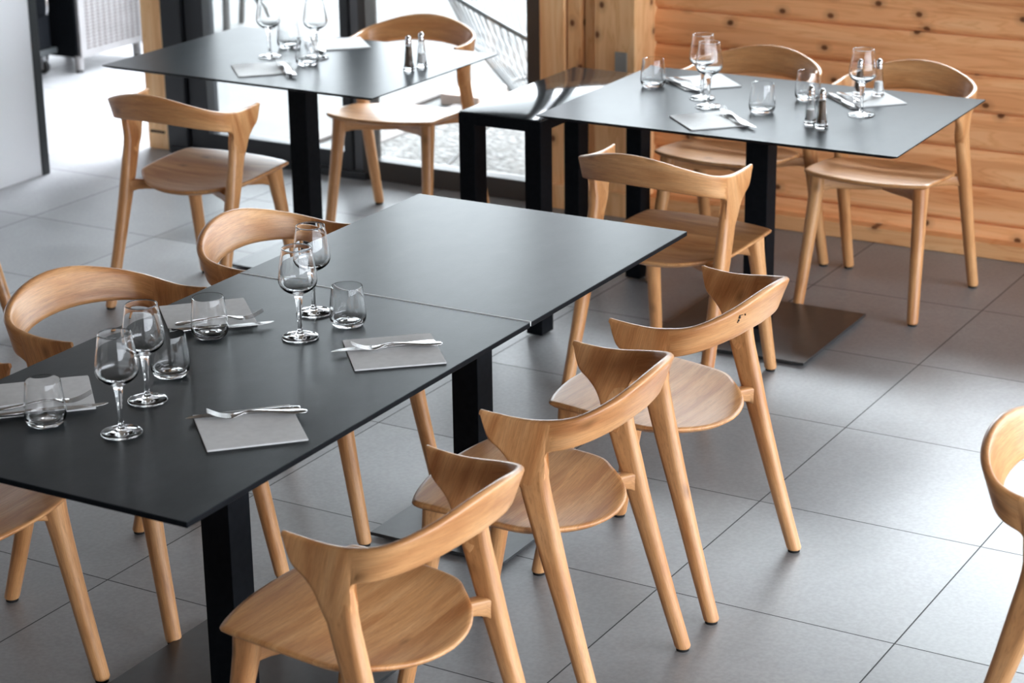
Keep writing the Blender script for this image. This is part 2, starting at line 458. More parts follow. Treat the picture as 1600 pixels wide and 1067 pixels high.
# timber wall: shiplap boards with rounded edges
bm = bmesh.new()
gro = [0.0, 0.106] + [0.106 + 0.134 * k for k in range(1, 7)] + [0.932]
prof = []
for a, b in zip(gro, gro[1:]):
    prof += [(XW + 0.024, a), (XW + 0.024, a + 0.005), (XW + 0.010, a + 0.0055), (XW + 0.002, a + 0.014), (XW, a + 0.020), (XW - 0.001, b - 0.032), (XW + 0.003, b - 0.024), (XW + 0.012, b - 0.008), (XW + 0.014, b - 0.002), (XW + 0.024, b)]
v0 = [bm.verts.new((x, -5.6, z)) for x, z in prof]; v1 = [bm.verts.new((x, 0.34, z)) for x, z in prof]
for i in range(len(prof) - 1): bm.faces.new((v0[i], v1[i], v1[i + 1], v0[i + 1]))
box(bm, (XW + 0.072, -2.63, 0.465), (0.09, 5.94, 0.93))
struct('wall_front', bm, PINE, smooth=False)
box_b = bx((XW - 0.06, -5.6, 0), (XW + 0.02, 0.34, 0.058), 0.006)
struct('baseboard_front', box_b, PINEB)
bm = bx((XW - 0.012, -5.6, 0.930), (XW + 0.12, 0.34, 0.955), 0.004)
box(bm, (XW - 0.06, 0.54, 0.875), (0.22, 0.40, 0.025), 0.004)
box(bm, (XW + 0.04, -2.43, 2.25), (0.14, 6.34, 0.1))
for y in (-5.55, -4.1, -2.6, -1.1, 0.30, 0.715): box(bm, (XW + 0.05, y, 1.57), (0.07, 0.05, 1.3))
struct('added_window_1', bm, FRAME, smooth=False)  # unseen window band, made up to let daylight in above the boards
struct('added_window_1_glass', bx((XW + 0.05, -5.55, 0.94), (XW + 0.056, 0.72, 2.2)), PANE, smooth=False)
struct('wall_front_top', bx((2.88, -5.6, 2.3), (3.2, 2.72, 3.2)), DARKG, smooth=False)
struct('ceiling', bx((-8, -5.6, 3.0), (3.1, 2.62, 3.1)), CEIL, smooth=False)
struct('ceiling_bay', poly(BAY, 3.0, 3.1), CEIL, smooth=False)
struct('wall_back', bx((-8.1, -5.7, 0), (-8, 7, 3.1)), WALLM, smooth=False)
struct('wall_left', bx((-8, 7, 0), (0.5, 7.1, 3.1)), WALLM, smooth=False)
bm = bmesh.new()
for x in (0.55, 2.4, 4.2, 6.0, 7.75): box(bm, (x, 7.04, 1.5), (0.06, 0.07, 2.95))
box(bm, (4.15, 7.04, 0.04), (7.3, 0.07, 0.08)); box(bm, (4.15, 7.04, 2.94), (7.3, 0.07, 0.10))
struct('window_4', bm, FRAME, smooth=False)
struct('ground_left', bx((-30, 7.08, -0.10), (6.0, 40, -0.04)), CONC, smooth=False)
struct('wall_right_top', bx((-8, -5.7, 2.75), (3.2, -5.6, 3.1)), WALLM, smooth=False)
struct('wall_right_end', bx((-8, -5.7, 0), (-5.3, -5.6, 2.75)), WALLM, smooth=False)
bm = bmesh.new()
for x in (-5.27, -3.2, -1.15, 0.9, 2.95): box(bm, (x, -5.65, 1.4), (0.07, 0.07, 2.7))
box(bm, (-1.15, -5.65, 0.05), (8.3, 0.08, 0.1)); box(bm, (-1.15, -5.65, 2.72), (8.3, 0.08, 0.07))
struct('added_window_2', bm, FRAME, smooth=False)  # unseen glazed right side, made up as a daylight opening

# timber posts between the glass doors and the panelled wall
def post(y0, y1, x0, x1, label, z1=0.862, bev=0.006):
    o = obj('timber_post', bx((x0, y0, 0.0), (x1, y1, z1), bev), PINEV)
    return tag(o, label, 'post')


post(0.630, 0.738, 2.862, 3.06, 'pale spruce post right beside the brown frame of the glass door', )
post(0.566, 0.624, 2.876, 3.06, 'narrow pale spruce plank post, second from the glass door')
post(0.506, 0.560, 2.900, 3.06, 'narrow recessed reddish spruce post with knots between two pale ones')
post(0.330, 0.500, 2.862, 3.06, 'wide spruce corner post where the horizontal boards begin')
bm = bx((2.838, 0.50, 0.0), (2.8615, 0.742, 0.095), 0.004); tag(obj('plinth_board', bm, PINEV), 'short spruce plinth board at the foot of the pale posts beside the glass door', 'skirting board')
bm = bx((2.838, 0.326, 0.0), (2.8615, 0.494, 0.095), 0.004); tag(obj('plinth_board', bm, PINEV), 'short spruce plinth board at the foot of the wide corner post', 'skirting board')
sw = empty('wall_outlet', (2.862, 0.385, 0.59)); tag(sw, 'small grey outlet plate on the wide spruce corner post under the table', 'outlet')
obj('cover_plate', bx((-0.006, -0.025, -0.045), (0, 0.025, 0.045), 0.002), OUTLET, sw)

# left glulam post with outlet and slot
lp = empty('timber_post', (2.94, 2.64, 0)); tag(lp, 'glued timber post left of the glass door, with grey outlet plate and dark slot', 'post')
obj('post_shaft', bx((-0.065, -0.06, 0), (0.075, 0.06, 3.0), 0.006), PINEV, lp)
obj('outlet_plate', bx((-0.072, -0.028, 0.345), (-0.064, 0.052, 0.40), 0.002), OUTLET, lp)
obj('slot', bx((-0.0675, -0.035, 0.073), (-0.064, 0.045, 0.083)), simple('dark_slot', (0.03, 0.015, 0.008), 0.8), lp)

# glass doors at x = 2.87..2.95
bm = bmesh.new()
def fb(y0, y1, z0, z1, x0=2.862, x1=2.95, b=0.004): box(bm, ((x0 + x1) / 2, (y0 + y1) / 2, (z0 + z1) / 2), (x1 - x0, y1 - y0, z1 - z0), b)
fb(2.475, 2.58, 0, 2.35); fb(2.37, 2.465, 0, 2.35, 2.880, 2.96); fb(2.46, 2.48, 0, 2.35, 2.90, 2.95)
fb(1.63, 2.38, 0.012, 0.10, 2.880, 2.95); fb(1.55, 2.56, 0, 0.030, 2.845, 2.96)
fb(1.620, 1.662, 0, 2.35)
fb(1.63, 2.38, 2.25, 2.35)
door1 = struct('door_1', bm, FRAME)
tag(obj('door_glass', bx((2.925, 1.64, 0.09), (2.933, 2.38, 2.26)), PANE, door1, smooth=False))
bm = bmesh.new()
fb(1.535, 1.572, 0, 2.35, 2.862, 2.95); fb(0.79, 1.56, 0.0, 0.082, 2.870, 2.95)
fb(0.79, 1.56, 2.25, 2.35)
door2 = struct('door_2', bm, BROWNF)
bm = bx((2.865, 0.738, 0), (2.96, 0.795, 2.35), 0.003)
obj('jamb', bm, BROWNF, door2)
obj('door_glass', bx((2.925, 0.79, 0.08), (2.933, 1.54, 2.26)), PANE, door2, smooth=False)
obj('gasket', bx((2.873, 1.575, 0.03), (2.90, 1.617, 2.30), 0.003), simple('grey_gasket', (0.12, 0.12, 0.125), 0.3, 0.6), door2)
# slanting glazing beyond the left post, made up to bring daylight into the passage
bm = bmesh.new()
da = math.atan2(4.38, 4.86); dl = math.hypot(4.38, 4.86)
for f in (0.06, 0.29, 0.52, 0.76, 0.99): box(bm, (dl * f, 0, 1.5), (0.06, 0.07, 2.95))
box(bm, (dl / 2, 0, 0.03), (dl, 0.07, 0.06)); box(bm, (dl / 2, 0, 2.45), (dl, 0.07, 1.10))  # solid upper band added to cut light on the passage floor
bmesh.ops.rotate(bm, verts=bm.verts, matrix=Matrix.Rotation(da, 3, 'Z')); bmesh.ops.translate(bm, verts=bm.verts, vec=(3.0, 2.62, 0))
struct('added_window_3', bm, FRAME, smooth=False)

# white partition with dark edge trim
struct('wall_partition', bx((0.3, 2.795, 0), (2.30, 2.90, 2.6), 0.002), WHITEP)
struct('trim_1', bx((2.298, 2.785, 0), (2.338, 2.91, 2.6), 0.003), DARKG)

# appliance + trolley in the passage
ap = empty('display_cabinet', (3.93, 4.0, 0)); tag(ap, 'white metal cabinet with slotted front panel standing in the passage', 'cabinet')
bm = bx((0.0, 0.01, 0.075), (0.50, 0.50, 1.3), 0.004); obj('body', bm, BLACK, ap)
bm = bmesh.new(); box(bm, (0.255, 0.0, 0.69), (0.49, 0.02, 1.23), 0.004); obj('front_panel', bm, WHITEM, ap)
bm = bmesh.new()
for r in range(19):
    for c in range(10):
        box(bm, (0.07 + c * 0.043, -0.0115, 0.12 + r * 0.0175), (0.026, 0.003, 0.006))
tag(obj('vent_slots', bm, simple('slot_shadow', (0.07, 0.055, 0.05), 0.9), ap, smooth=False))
for x, y in ((0.02, 0.02), (0.47, 0.02), (0.02, 0.47), (0.45, 0.47)):
    bm = bmesh.new(); lathe(bm, [(0, 0.012), (0.022, 0.012), (0.022, 0.085), (0, 0.085)], 20, (x, y, 0)); lg = obj('leg', bm, WHITEM, ap)
    bm = bmesh.new(); lathe(bm, [(0, 0), (0.02, 0), (0.017, 0.014), (0, 0.014)], 20, (x, y, 0)); obj('foot', bm, GLIDE, lg)

tr = empty('service_trolley', (3.62, 4.33, 0)); tag(tr, 'black service trolley on chrome castors beside the slotted white cabinet', 'trolley')
obj('body', bx((-0.28, -0.2, 0.13), (0.26, 0.3, 1.2), 0.008), BLACK, tr)
bm = bx((-0.30, -0.22, 0.10), (0.28, 0.32, 0.13), 0.004); obj('base_tray', bm, DARKG, tr)
bm = bmesh.new(); tube(bm, catmull([(0.20, -0.21, 0.30), (0.20, -0.24, 0.32), (0.20, -0.24, 0.40), (0.20, -0.21, 0.42)], 5), 0.008); obj('handle', bm, CHROME, tr)
for x, y in ((-0.24, -0.17), (0.22, -0.17), (-0.24, 0.26), (0.22, 0.26)):
    bm = bmesh.new(); box(bm, (x, y, 0.085), (0.035, 0.06, 0.035), 0.004); box(bm, (x - 0.02, y, 0.055), (0.004, 0.04, 0.06)); box(bm, (x + 0.02, y, 0.055), (0.004, 0.04, 0.06))
    cs = obj('castor', bm, CHROME, tr)
    t = bmesh.new(); lathe(t, [(0, -0.013), (0.034, -0.013), (0.037, 0), (0.034, 0.013), (0, 0.013)], 24)
    bmesh.ops.rotate(t, verts=t.verts, matrix=Matrix.Rotation(PI / 2, 3, 'Y')); bmesh.ops.translate(t, verts=t.verts, vec=(x, y, 0.037)); obj('wheel', t, GLIDE, cs)

# ------------------------------------------------------------------ outside
struct('ground', poly([(3.0, -30), (60, -30), (60, 60), (60, 54), (3.02, 2.60), (3.0, 2.60)], -0.10, -0.04), CONC, smooth=False)
struct('ground_right', bx((-30, -40, -0.10), (2.93, -5.72, -0.04)), CONC, smooth=False)
struct('gravel_bed', bx((3.05, -3.0, -0.05), (9.0, 1.90, -0.025)), GRAVEL, smooth=False)
# (the courtyard widens behind the bay)
bm = bmesh.new()
for a, b in (((3.06, 1.95), (4.6, 1.95)), ((3.06, 2.22), (4.6, 2.22))):
    box(bm, ((a[0] + b[0]) / 2, a[1], -0.03), (b[0] - a[0], 0.10, 0.02))
struct('trim_2', bm, PINKS, smooth=False)
tag(obj('stone_block', bx((4.30, 1.88, -0.04), (4.60, 2.10, 0.02), 0.01), noisy('pale_pink_stone', (0.30, 0.24, 0.22), (0.36, 0.30, 0.27), 0.85, 3, 4)), 'low pinkish stone block outside the glass door behind the left table', 'block')

# wire lounge chair outside
wc = empty('wire_lounge_chair', (3.74, 1.22, -0.03), math.radians(90)); tag(wc, 'white cord lounge chair with grey tubular rim outside the glass door', 'chair')
# local +x is the back, local y the width
def rim_pt(a): return Vector((0.46 * math.sin(a), 0.37 * math.cos(a) * (1 + 0.06 * math.sin(a)), 0.585 + 0.20 * math.sin(a) + 0.035 * math.cos(2 * a)))
def ring_pt(a): return Vector((-0.06 + 0.20 * math.sin(a), 0.20 * math.cos(a), 0.27 + 0.02 * math.sin(a)))
bm = bmesh.new(); tube(bm, [rim_pt(2 * PI * k / 48) for k in range(49)], 0.012, 10); obj('rim', bm, TUBE, wc)
bm = bmesh.new(); tube(bm, [ring_pt(2 * PI * k / 32) for k in range(33)], 0.010, 8); obj('seat_ring', bm, TUBE, wc)
bm = bmesh.new()
for k in range(84):
    a = 2 * PI * k / 84; p = rim_pt(a); q = ring_pt(a)
    mid = (p + q) / 2 + Vector((0, 0, -0.03)) + Vector((q.x - p.x, q.y - p.y, 0)) * -0.05
    tube(bm, [p, mid, q], 0.0030, 5)
obj('cords', bm, CORD, wc)
for (x, y), (tx, ty, tz) in (((0.20, 0.50), (-0.05, 0.21, 0.28)), ((0.20, -0.50), (-0.05, -0.21, 0.28)), ((-0.42, 0.0), (-0.24, 0.0, 0.26))):
    bm = bmesh.new(); tube(bm, catmull([(tx, ty, tz), ((x + tx) / 2, (y + ty) / 2, 0.16), (x, y, 0.0)], 4), 0.008, 8); obj('leg', bm, CORD, wc)

# bare shrub trunks in the courtyard seen through the left pane
def trunk(x, y, h, lean, r, label):
    t = empty('bare_tree', (x, y, -0.04)); tag(t, label, 'tree')
    bm = bmesh.new(); pts = [(0, 0, 0), (lean * 0.2, -lean * 0.5, h * 0.2), (lean * 0.5, -lean * 1.2, h * 0.55), (lean * 0.8, -lean * 1.9, h)]
    tube(bm, catmull(pts, 5), [r * (1 - 0.6 * i / 15) for i in range(16)], 10); tk = obj('trunk', bm, BARK, t)
    for s in (-1, 1, 0.4):
        bm = bmesh.new(); b0 = Vector((lean * 0.45, -lean * 1.05, h * 0.48))
        tube(bm, catmull([b0, b0 + Vector((0.1 * s, 0.22 * s, 0.35)), b0 + Vector((0.15 * s, 0.35 * s, 0.8))], 4), [r * 0.5 * (1 - 0.08 * i) for i in range(9)], 8); obj('branch', bm, BARK, tk)
trunk(5.32, 4.14, 2.6, 0.02, 0.022, 'thin bare tree outside at the left side of the glass door')
trunk(5.55, 4.21, 2.8, 0.08, 0.018, 'thinnest bare tree outside, just right of the leftmost trunk behind the glass')
trunk(5.53, 3.97, 3.0, -0.55, 0.024, 'leaning bare tree outside behind the left stemmed glass of the glass door table')

# ------------------------------------------------------------------ tables
HT = 0.7336


def tabletop(lx, ly, t=0.012, chamfer=0.0):
    """thin laminate slab, black core, optional knife edge underneath"""
    bm = bmesh.new()
    if chamfer:
        z = [0.0, -0.004, -t]; ins = [0.0, 0.0, chamfer]
        hx, hy = lx / 2, ly / 2
        rs = [[bm.verts.new((sx * (hx - i), sy_ * (hy - i), zz)) for sx, sy_ in ((-1, -1), (1, -1), (1, 1), (-1, 1))] for zz, i in zip(z, ins)]
        for a, b in zip(rs, rs[1:]):
            for k in range(4): bm.faces.new((a[k], a[(k + 1) % 4], b[(k + 1) % 4], b[k]))
        f = bm.faces.new(rs[0]); bm.faces.new(rs[-1])
    else:
        box(bm, (0, 0, -t / 2), (lx, ly, t), 0.0012, 1)
    bm.normal_update()
    for f in bm.faces: f.material_index = 0 if f.normal.z > 0.5 else 1
    for f in bm.faces:
        if f.calc_center_median().z > -0.0009: f.material_index = 0
        else: f.material_index = 1
    return bm


def dining_table(loc, rz, lx, ly, plate, label, chamfer=0.0, t=0.012, col=0.076, off=(0, 0)):
    T = empty('pedestal_table', loc, rz); tag(T, label, 'table', 'dark pedestal tables')
    bm = tabletop(lx, ly, t, chamfer); bmesh.ops.translate(bm, verts=bm.verts, vec=(0, 0, HT)); obj('tabletop', bm, [TOP, BLACK], T, smooth=False)
    ox, oy = off
    obj('support_frame', bx((ox - lx * 0.36, oy - 0.03, HT - t - 0.022), (ox + lx * 0.36, oy + 0.03, HT - t), 0.002), BLACK, T)
    obj('column', bx((ox - col / 2, oy - col / 2, 0.014), (ox + col / 2, oy + col / 2, HT - t - 0.01), 0.003), BLACK, T)
    obj('base_plate', bx((ox - plate / 2, oy - plate / 2, 0.006), (ox + plate / 2, oy + plate / 2, 0.015), 0.0015), PLATE, T)
    for sx in (-1, 1):
        for s2 in (-1, 1):
            bm = bmesh.new(); lathe(bm, [(0, 0), (0.014, 0), (0.014, 0.007), (0, 0.007)], 16, (ox + sx * (plate / 2 - 0.04), oy + s2 * (plate / 2 - 0.04), 0)); obj('foot', bm, GLIDE, T)
    return T


Jx, Jy, th1 = -0.291, -1.022, 0.0076
u1 = Vector((math.cos(th1), math.sin(th1), 0)); v1_ = Vector((-math.sin(th1), math.cos(th1), 0))
ca = Vector((Jx, Jy, 0)) - u1 * 0.618 + v1_ * 0.4; cb = Vector((Jx, Jy, 0)) + u1 * 0.408 + v1_ * 0.4
dining_table(ca, th1, 1.234, 0.80, 0.52, 'dark grey pedestal table in the foreground laid with four napkins')
TB = dining_table(cb, th1, 0.808, 0.80, 0.39, 'bare dark grey pedestal table pushed against the far end of the foreground table')
tag(obj('edge_glint', bx((-0.4060, -0.399, HT - 0.010), (-0.4030, 0.399, HT + 0.0014), 0.0004), simple('painted_edge_glint', (0.75, 0.76, 0.76), 0.5), TB), 'pale strip added for the light caught by the table edge at the joint')  # pale colour paints in the light that the tabletop edge catches
dining_table((1.874, -0.624, 0), 0.0146, 0.812, 1.172, 0.54, 'dark grey pedestal table by the timber wall with two salt and pepper pairs', 0.03, 0.016)
dining_table((1.822, 1.103, 0), -0.0074, 0.787, 1.127, 0.41, 'dark grey pedestal table in front of the glass door, one salt and pepper pair', 0.03, 0.016)

# console between the tables
cn = empty('console_table', (1.855, 0.097, 0), -0.004); tag(cn, 'narrow glossy black console table with square legs beside the timber wall table', 'table')
cx2, cy2, ch = 0.381, 0.150, 0.711
obj('top_panel', bx((-cx2 + 0.004, -cy2 + 0.004, ch - 0.006), (cx2 - 0.004, cy2 - 0.004, ch + 0.0015), 0.001), GLOSSB, cn, weighted=False)
bm = bmesh.new()
for s in (-1, 1):
    box(bm, (s * (cx2 - 0.03), 0, ch - 0.02), (0.06, cy2 * 2, 0.036), 0.002)
    box(bm, (0, s * (cy2 - 0.018), ch - 0.02), (cx2 * 2 - 0.1, 0.036, 0.034), 0.002)
obj('apron', bm, BLACK, cn)
for sx in (-1, 1):
    for s2 in (-1, 1):
        obj('leg', bx((sx * cx2, s2 * cy2, 0.006), (sx * (cx2 - 0.075), s2 * (cy2 - 0.058), ch - 0.03), 0.003), BLACK, cn)
        bm = bmesh.new(); lathe(bm, [(0, 0), (0.014, 0), (0.014, 0.008), (0, 0.008)], 16, (sx * (cx2 - 0.037), s2 * (cy2 - 0.029), 0)); obj('foot', bm, GLIDE, cn)

# ------------------------------------------------------------------ the chair
def planar_uv(bm, fx, fy):
    uvl = bm.loops.layers.uv.verify()
    for f in bm.faces:
        for l in f.loops: l[uvl].uv = (fx(l.vert.co), fy(l.vert.co))


def seat_z(x, y):
    s = max(0.0, min(1.0, (0.19 - y) / 0.34)); s = s * s * (3 - 2 * s)
    side = min(1.0, abs(x) / 0.225) ** 2
    return 0.462 - 0.032 * s * (1 - 0.45 * side) - 0.004 * (1 - side)


def make_chair():
    root = empty('dining_chair', (0, 0, 0))
    # seat
    half = [(0.0, 0.246), (0.06, 0.2435), (0.12, 0.234), (0.17, 0.221), (0.200, 0.210), (0.2125, 0.203), (0.2165, 0.192), (0.219, 0.165), (0.222, 0.10), (0.2215, 0.03), (0.219, -0.02), (0.2145, -0.046), (0.206, -0.064), (0.189, -0.083), (0.163, -0.110), (0.129, -0.138), (0.088, -0.161), (0.045, -0.174), (0.0, -0.179)]
    fine = catmull([(x, y, 0) for x, y in half], 3)
    out = [(p.x, p.y) for p in fine] + [(-p.x, p.y) for p in fine[1:-1]][::-1]
    cen = (0.0, 0.03)
    bm = bmesh.new(); n = len(out)
    def ringv(scale, dz, insx=0.0):
        r = []
        for x, y in out:
            d = Vector((x - cen[0], y - cen[1])); L = d.length; d2 = d * ((L - insx) / L) * scale
            px, py = cen[0] + d2.x, cen[1] + d2.y
            r.append(bm.verts.new((px, py, seat_z(px, py) + dz)))
        return r
    R_ = [ringv(s, 0) for s in (0.15, 0.3, 0.45, 0.6, 0.75, 0.88, 0.95)] + [ringv(1, -0.0004, 0.004), ringv(1, -0.0025, 0.001), ringv(1, -0.005, 0.0), ringv(1, -0.009, 0.002), ringv(1, -0.017, 0.014), ringv(0.8, -0.019, 0.01), ringv(0.3, -0.019, 0)]
    for a, b in zip(R_, R_[1:]):
        for i in range(n): bm.faces.new((a[i], a[(i + 1) % n], b[(i + 1) % n], b[i]))
    c0 = bm.verts.new((cen[0], cen[1], seat_z(*cen))); c1 = bm.verts.new((cen[0], cen[1], seat_z(*cen) - 0.019))
    for i in range(n):
        bm.faces.new((c0, R_[0][(i + 1) % n], R_[0][i])); bm.faces.new((c1, R_[-1][i], R_[-1][(i + 1) % n]))
    planar_uv(bm, lambda c: c.x, lambda c: c.y)
    obj('seat', bm, OAKS, root, angle=60)

    # backrest: one swept band, arms flaring down into the rear legs.
    # matching stations along the top edge and the lower edge (right half, tip -> centre)
    top = [(0.237, 0.024, 0.703), (0.237, 0.008, 0.7005), (0.237, -0.012, 0.699), (0.2375, -0.030, 0.6975), (0.238, -0.048, 0.6968), (0.239, -0.066, 0.6968), (0.240, -0.083, 0.6975), (0.2405, -0.098, 0.6985), (0.2405, -0.112, 0.6998), (0.240, -0.126, 0.7015),
           (0.238, -0.145, 0.7040), (0.233, -0.165, 0.7075), (0.222, -0.188, 0.7125), (0.203, -0.210, 0.7195), (0.176, -0.230, 0.7280), (0.140, -0.248, 0.7375), (0.098, -0.261, 0.7475), (0.050, -0.269, 0.7550), (0.0, -0.272, 0.7580)]
    bot = [(0.237, 0.027, 0.690), (0.237, 0.022, 0.668), (0.237, 0.011, 0.640), (0.2365, -0.010, 0.622), (0.236, -0.027, 0.603), (0.2355, -0.039, 0.582), (0.2342, -0.0515, 0.550), (0.2325, -0.085, 0.502), (0.2295, -0.1125, 0.556), (0.2300, -0.1105, 0.600),
           (0.2325, -0.1150, 0.622), (0.234, -0.128, 0.632), (0.229, -0.150, 0.637), (0.215, -0.172, 0.642), (0.189, -0.193, 0.647), (0.151, -0.212, 0.652), (0.105, -0.227, 0.657), (0.054, -0.236, 0.661), (0.0, -0.240, 0.662)]
    thk_b = [0.010, 0.014, 0.018, 0.022, 0.025, 0.030, 0.034, 0.034, 0.024, 0.021, 0.022, 0.022, 0.021, 0.021, 0.021, 0.022, 0.022, 0.022, 0.022]
    thk_t = [0.010, 0.012, 0.013, 0.014, 0.015, 0.016, 0.017, 0.018, 0.018, 0.018, 0.018, 0.018, 0.018, 0.018, 0.018, 0.018, 0.018, 0.018, 0.018]
    def sub(L, k=3):
        if isinstance(L[0], tuple): return catmull(L, k)
        return [p.x for p in catmull([(a, 0, 0) for a in L], k)]
    T, B, tt, tb = sub(top), sub(bot), sub(thk_t), sub(thk_b)
    mir = lambda L: [Vector((-p.x, p.y, p.z)) for p in L]
    T = mir(T) + T[::-1][1:]; B = mir(B) + B[::-1][1:]
    tt = tt + tt[::-1][1:]; tb = tb + tb[::-1][1:]
    rings = []
    M = len(T)
    us = [0.0]
    for i in range(M):
        a = T[max(0, i - 1)]; b = T[min(M - 1, i + 1)]
        tan = (b - a); tan.z = 0; tan.normalize()
        nin = Vector((tan.y, -tan.x, 0))          # inward normal
        if nin.dot(Vector((0, 0.02, 0)) - Vector((T[i].x, T[i].y, 0))) < 0: nin = -nin
        t, bo = T[i], B[i]; h = (bo - t); H = h.length; hd = h.normalized()
        nn = (nin - hd * nin.dot(hd)).normalized()
        ring_ = []
        et = min(0.0060, H * 0.2)
        eb = min(0.42 * tb[i], H * 0.3)
        def P(s, w, q):      # s distance from top, w thickness there, q 0 outer .. 1 inner
            return t + hd * s + nn * (w * q)
        wt, wb = tt[i], tb[i]
        w = lambda f: wt + (wb - wt) * f
        # outer face down
        ring_ += [P(0.0, wt, 0.30), P(et * 0.35, wt, 0.10), P(et, wt, 0.0)]
        for f in (0.2, 0.4, 0.6, 0.8): ring_.append(P(H * f, w(f), 0.0))
        ring_ += [P(H - eb, wb, 0.0), P(H - eb * 0.60, wb, 0.04), P(H - eb * 0.25, wb, 0.16), P(H, wb, 0.42), P(H, wb, 0.58), P(H - eb * 0.25, wb, 0.84), P(H - eb * 0.60, wb, 0.96), P(H - eb, wb, 1.0)]
        for f in (0.8, 0.6, 0.4, 0.2): ring_.append(P(H * f, w(f), 1.0))
        ring_ += [P(et, wt, 1.0), P(et * 0.35, wt, 0.90), P(0.0, wt, 0.70)]
        rings.append(ring_)
    # round the tips off
    def tip(ring_, shift):
        c = sum(ring_, Vector()) / len(ring_)
        return [c + (p - c) * 0.80 + shift for p in ring_]
    rings = [tip(rings[0], Vector((0, 0.0035, 0.001)))] + rings + [tip(rings[-1], Vector((0, 0.0035, 0.001)))]
    bm = bmesh.new(); loft(bm, rings)
    uvl = bm.loops.layers.uv.verify()
    for f in bm.faces:          # grain: along the band, but down the legs in the two arm pieces
        c = f.calc_center_median()
        if c.y > -0.128 and abs(c.x) > 0.2:
            for l in f.loops: p = l.vert.co; l[uvl].uv = (p.z * 0.96 - p.y * 0.28 + (3 if c.x > 0 else 5), p.y * 0.96 + p.z * 0.28 + p.x * 0.5)
        else:
            for l in f.loops: p = l.vert.co; l[uvl].uv = (l[uvl].uv.x, p.z + 0.3 * p.y)
    obj('backrest', bm, OAK, root, angle=55)

    # legs: rounded sections along a centreline, (z, x, y, halfx, halfy)
    def leg(side, st, name='leg'):
        rings = []
        for z, x, y, hx, hy, rr in st:
            rings.append([Vector((side * (x + px), y + py, z)) for px, py in rrect(hx, hy, rr, 4)])
        bm = bmesh.new(); loft(bm, rings, wrap=0.13); l = obj('leg', bm, OAK, root, angle=50)
        z0, x0, y0 = st[0][0], st[0][1], st[0][2]
        g = bmesh.new(); lathe(g, [(0, 0.0), (0.0145, 0.0), (0.0150, 0.002), (0.0150, 0.009), (0, 0.009)], 20, (side * x0, y0, 0.0)); obj('foot_glide', g, GLIDE, l)
    xb = 0.219
    rear = [(0.0075, 0.2285, -0.2410, 0.0168, 0.0168, 0.016), (0.012, 0.2285, -0.2405, 0.0185, 0.0185, 0.018), (0.10, 0.2265, -0.2130, 0.0190, 0.0195, 0.018), (0.20, 0.2240, -0.1830, 0.0195, 0.0210, 0.018),
            (0.30, 0.2220, -0.1540, 0.0200, 0.0235, 0.018), (0.38, 0.2205, -0.1310, 0.0200, 0.0265, 0.018), (0.44, 0.2200, -0.1145, 0.0195, 0.0290, 0.017), (0.50, 0.2190, -0.0985, 0.0180, 0.0315, 0.0165), (0.53, 0.2185, -0.0905, 0.0172, 0.0325, 0.016), (0.555, 0.2182, -0.0855, 0.0166, 0.0330, 0.0155), (0.575, 0.2195, -0.0825, 0.0152, 0.0335, 0.0140), (0.595, 0.2210, -0.0812, 0.0135, 0.0330, 0.0125), (0.612, 0.2225, -0.0805, 0.0118, 0.0320, 0.0110), (0.626, 0.2245, -0.0800, 0.0090, 0.0290, 0.0085), (0.640, 0.2260, -0.0790, 0.005, 0.018, 0.0045)]
    front = [(0.0075, 0.202, 0.2415, 0.0168, 0.0168, 0.016), (0.012, 0.202, 0.2410, 0.0185, 0.0185, 0.018), (0.12, 0.1955, 0.2200, 0.0195, 0.0195, 0.018), (0.24, 0.189, 0.1970, 0.0205, 0.0210, 0.018), (0.34, 0.1835, 0.1790, 0.0215, 0.0235, 0.018), (0.40, 0.180, 0.1680, 0.0225, 0.0265, 0.018), (0.446, 0.1775, 0.162, 0.0235, 0.0300, 0.018)]
    for s in (-1, 1): leg(s, front)
    for s in (-1, 1): leg(s, rear)

    # crossed brace under the seat
    bm = bmesh.new()
    for s in (-1, 1):
        A = Vector((s * 0.180, 0.165, 0)); Bp = Vector((-s * 0.220, -0.128, 0)); d = (Bp - A); L = d.length; d.normalize(); nrm = Vector((-d.y, d.x, 0))
        rings = []
        for k in range(25):
            f = k / 24; p = A + d * (L * f)
            zt = min(seat_z(p.x, p.y) - 0.017, 0.4395 if f < 0.9 else 0.432)
            if f > 0.80: zt = min(zt, 0.424 + 0.0 * f)
            belly = math.sin(PI * f) ** 0.8
            zb = 0.402 - 0.020 * belly - 0.030 * math.exp(-(f * L / 0.022)) - 0.034 * math.exp(-((1 - f) * L / 0.022))
            hw = 0.0135 + 0.004 * math.exp(-(1 - f) * L / 0.02)
            zc, hh = (zt + zb) / 2, (zt - zb) / 2
            rings.append([p + nrm * a + Vector((0, 0, zc + b_)) for a, b_ in rrect(hw, hh, 0.006, 3)])
        loft(bm, rings)
    obj('cross_brace', bm, OAK, root, angle=50)
    return root


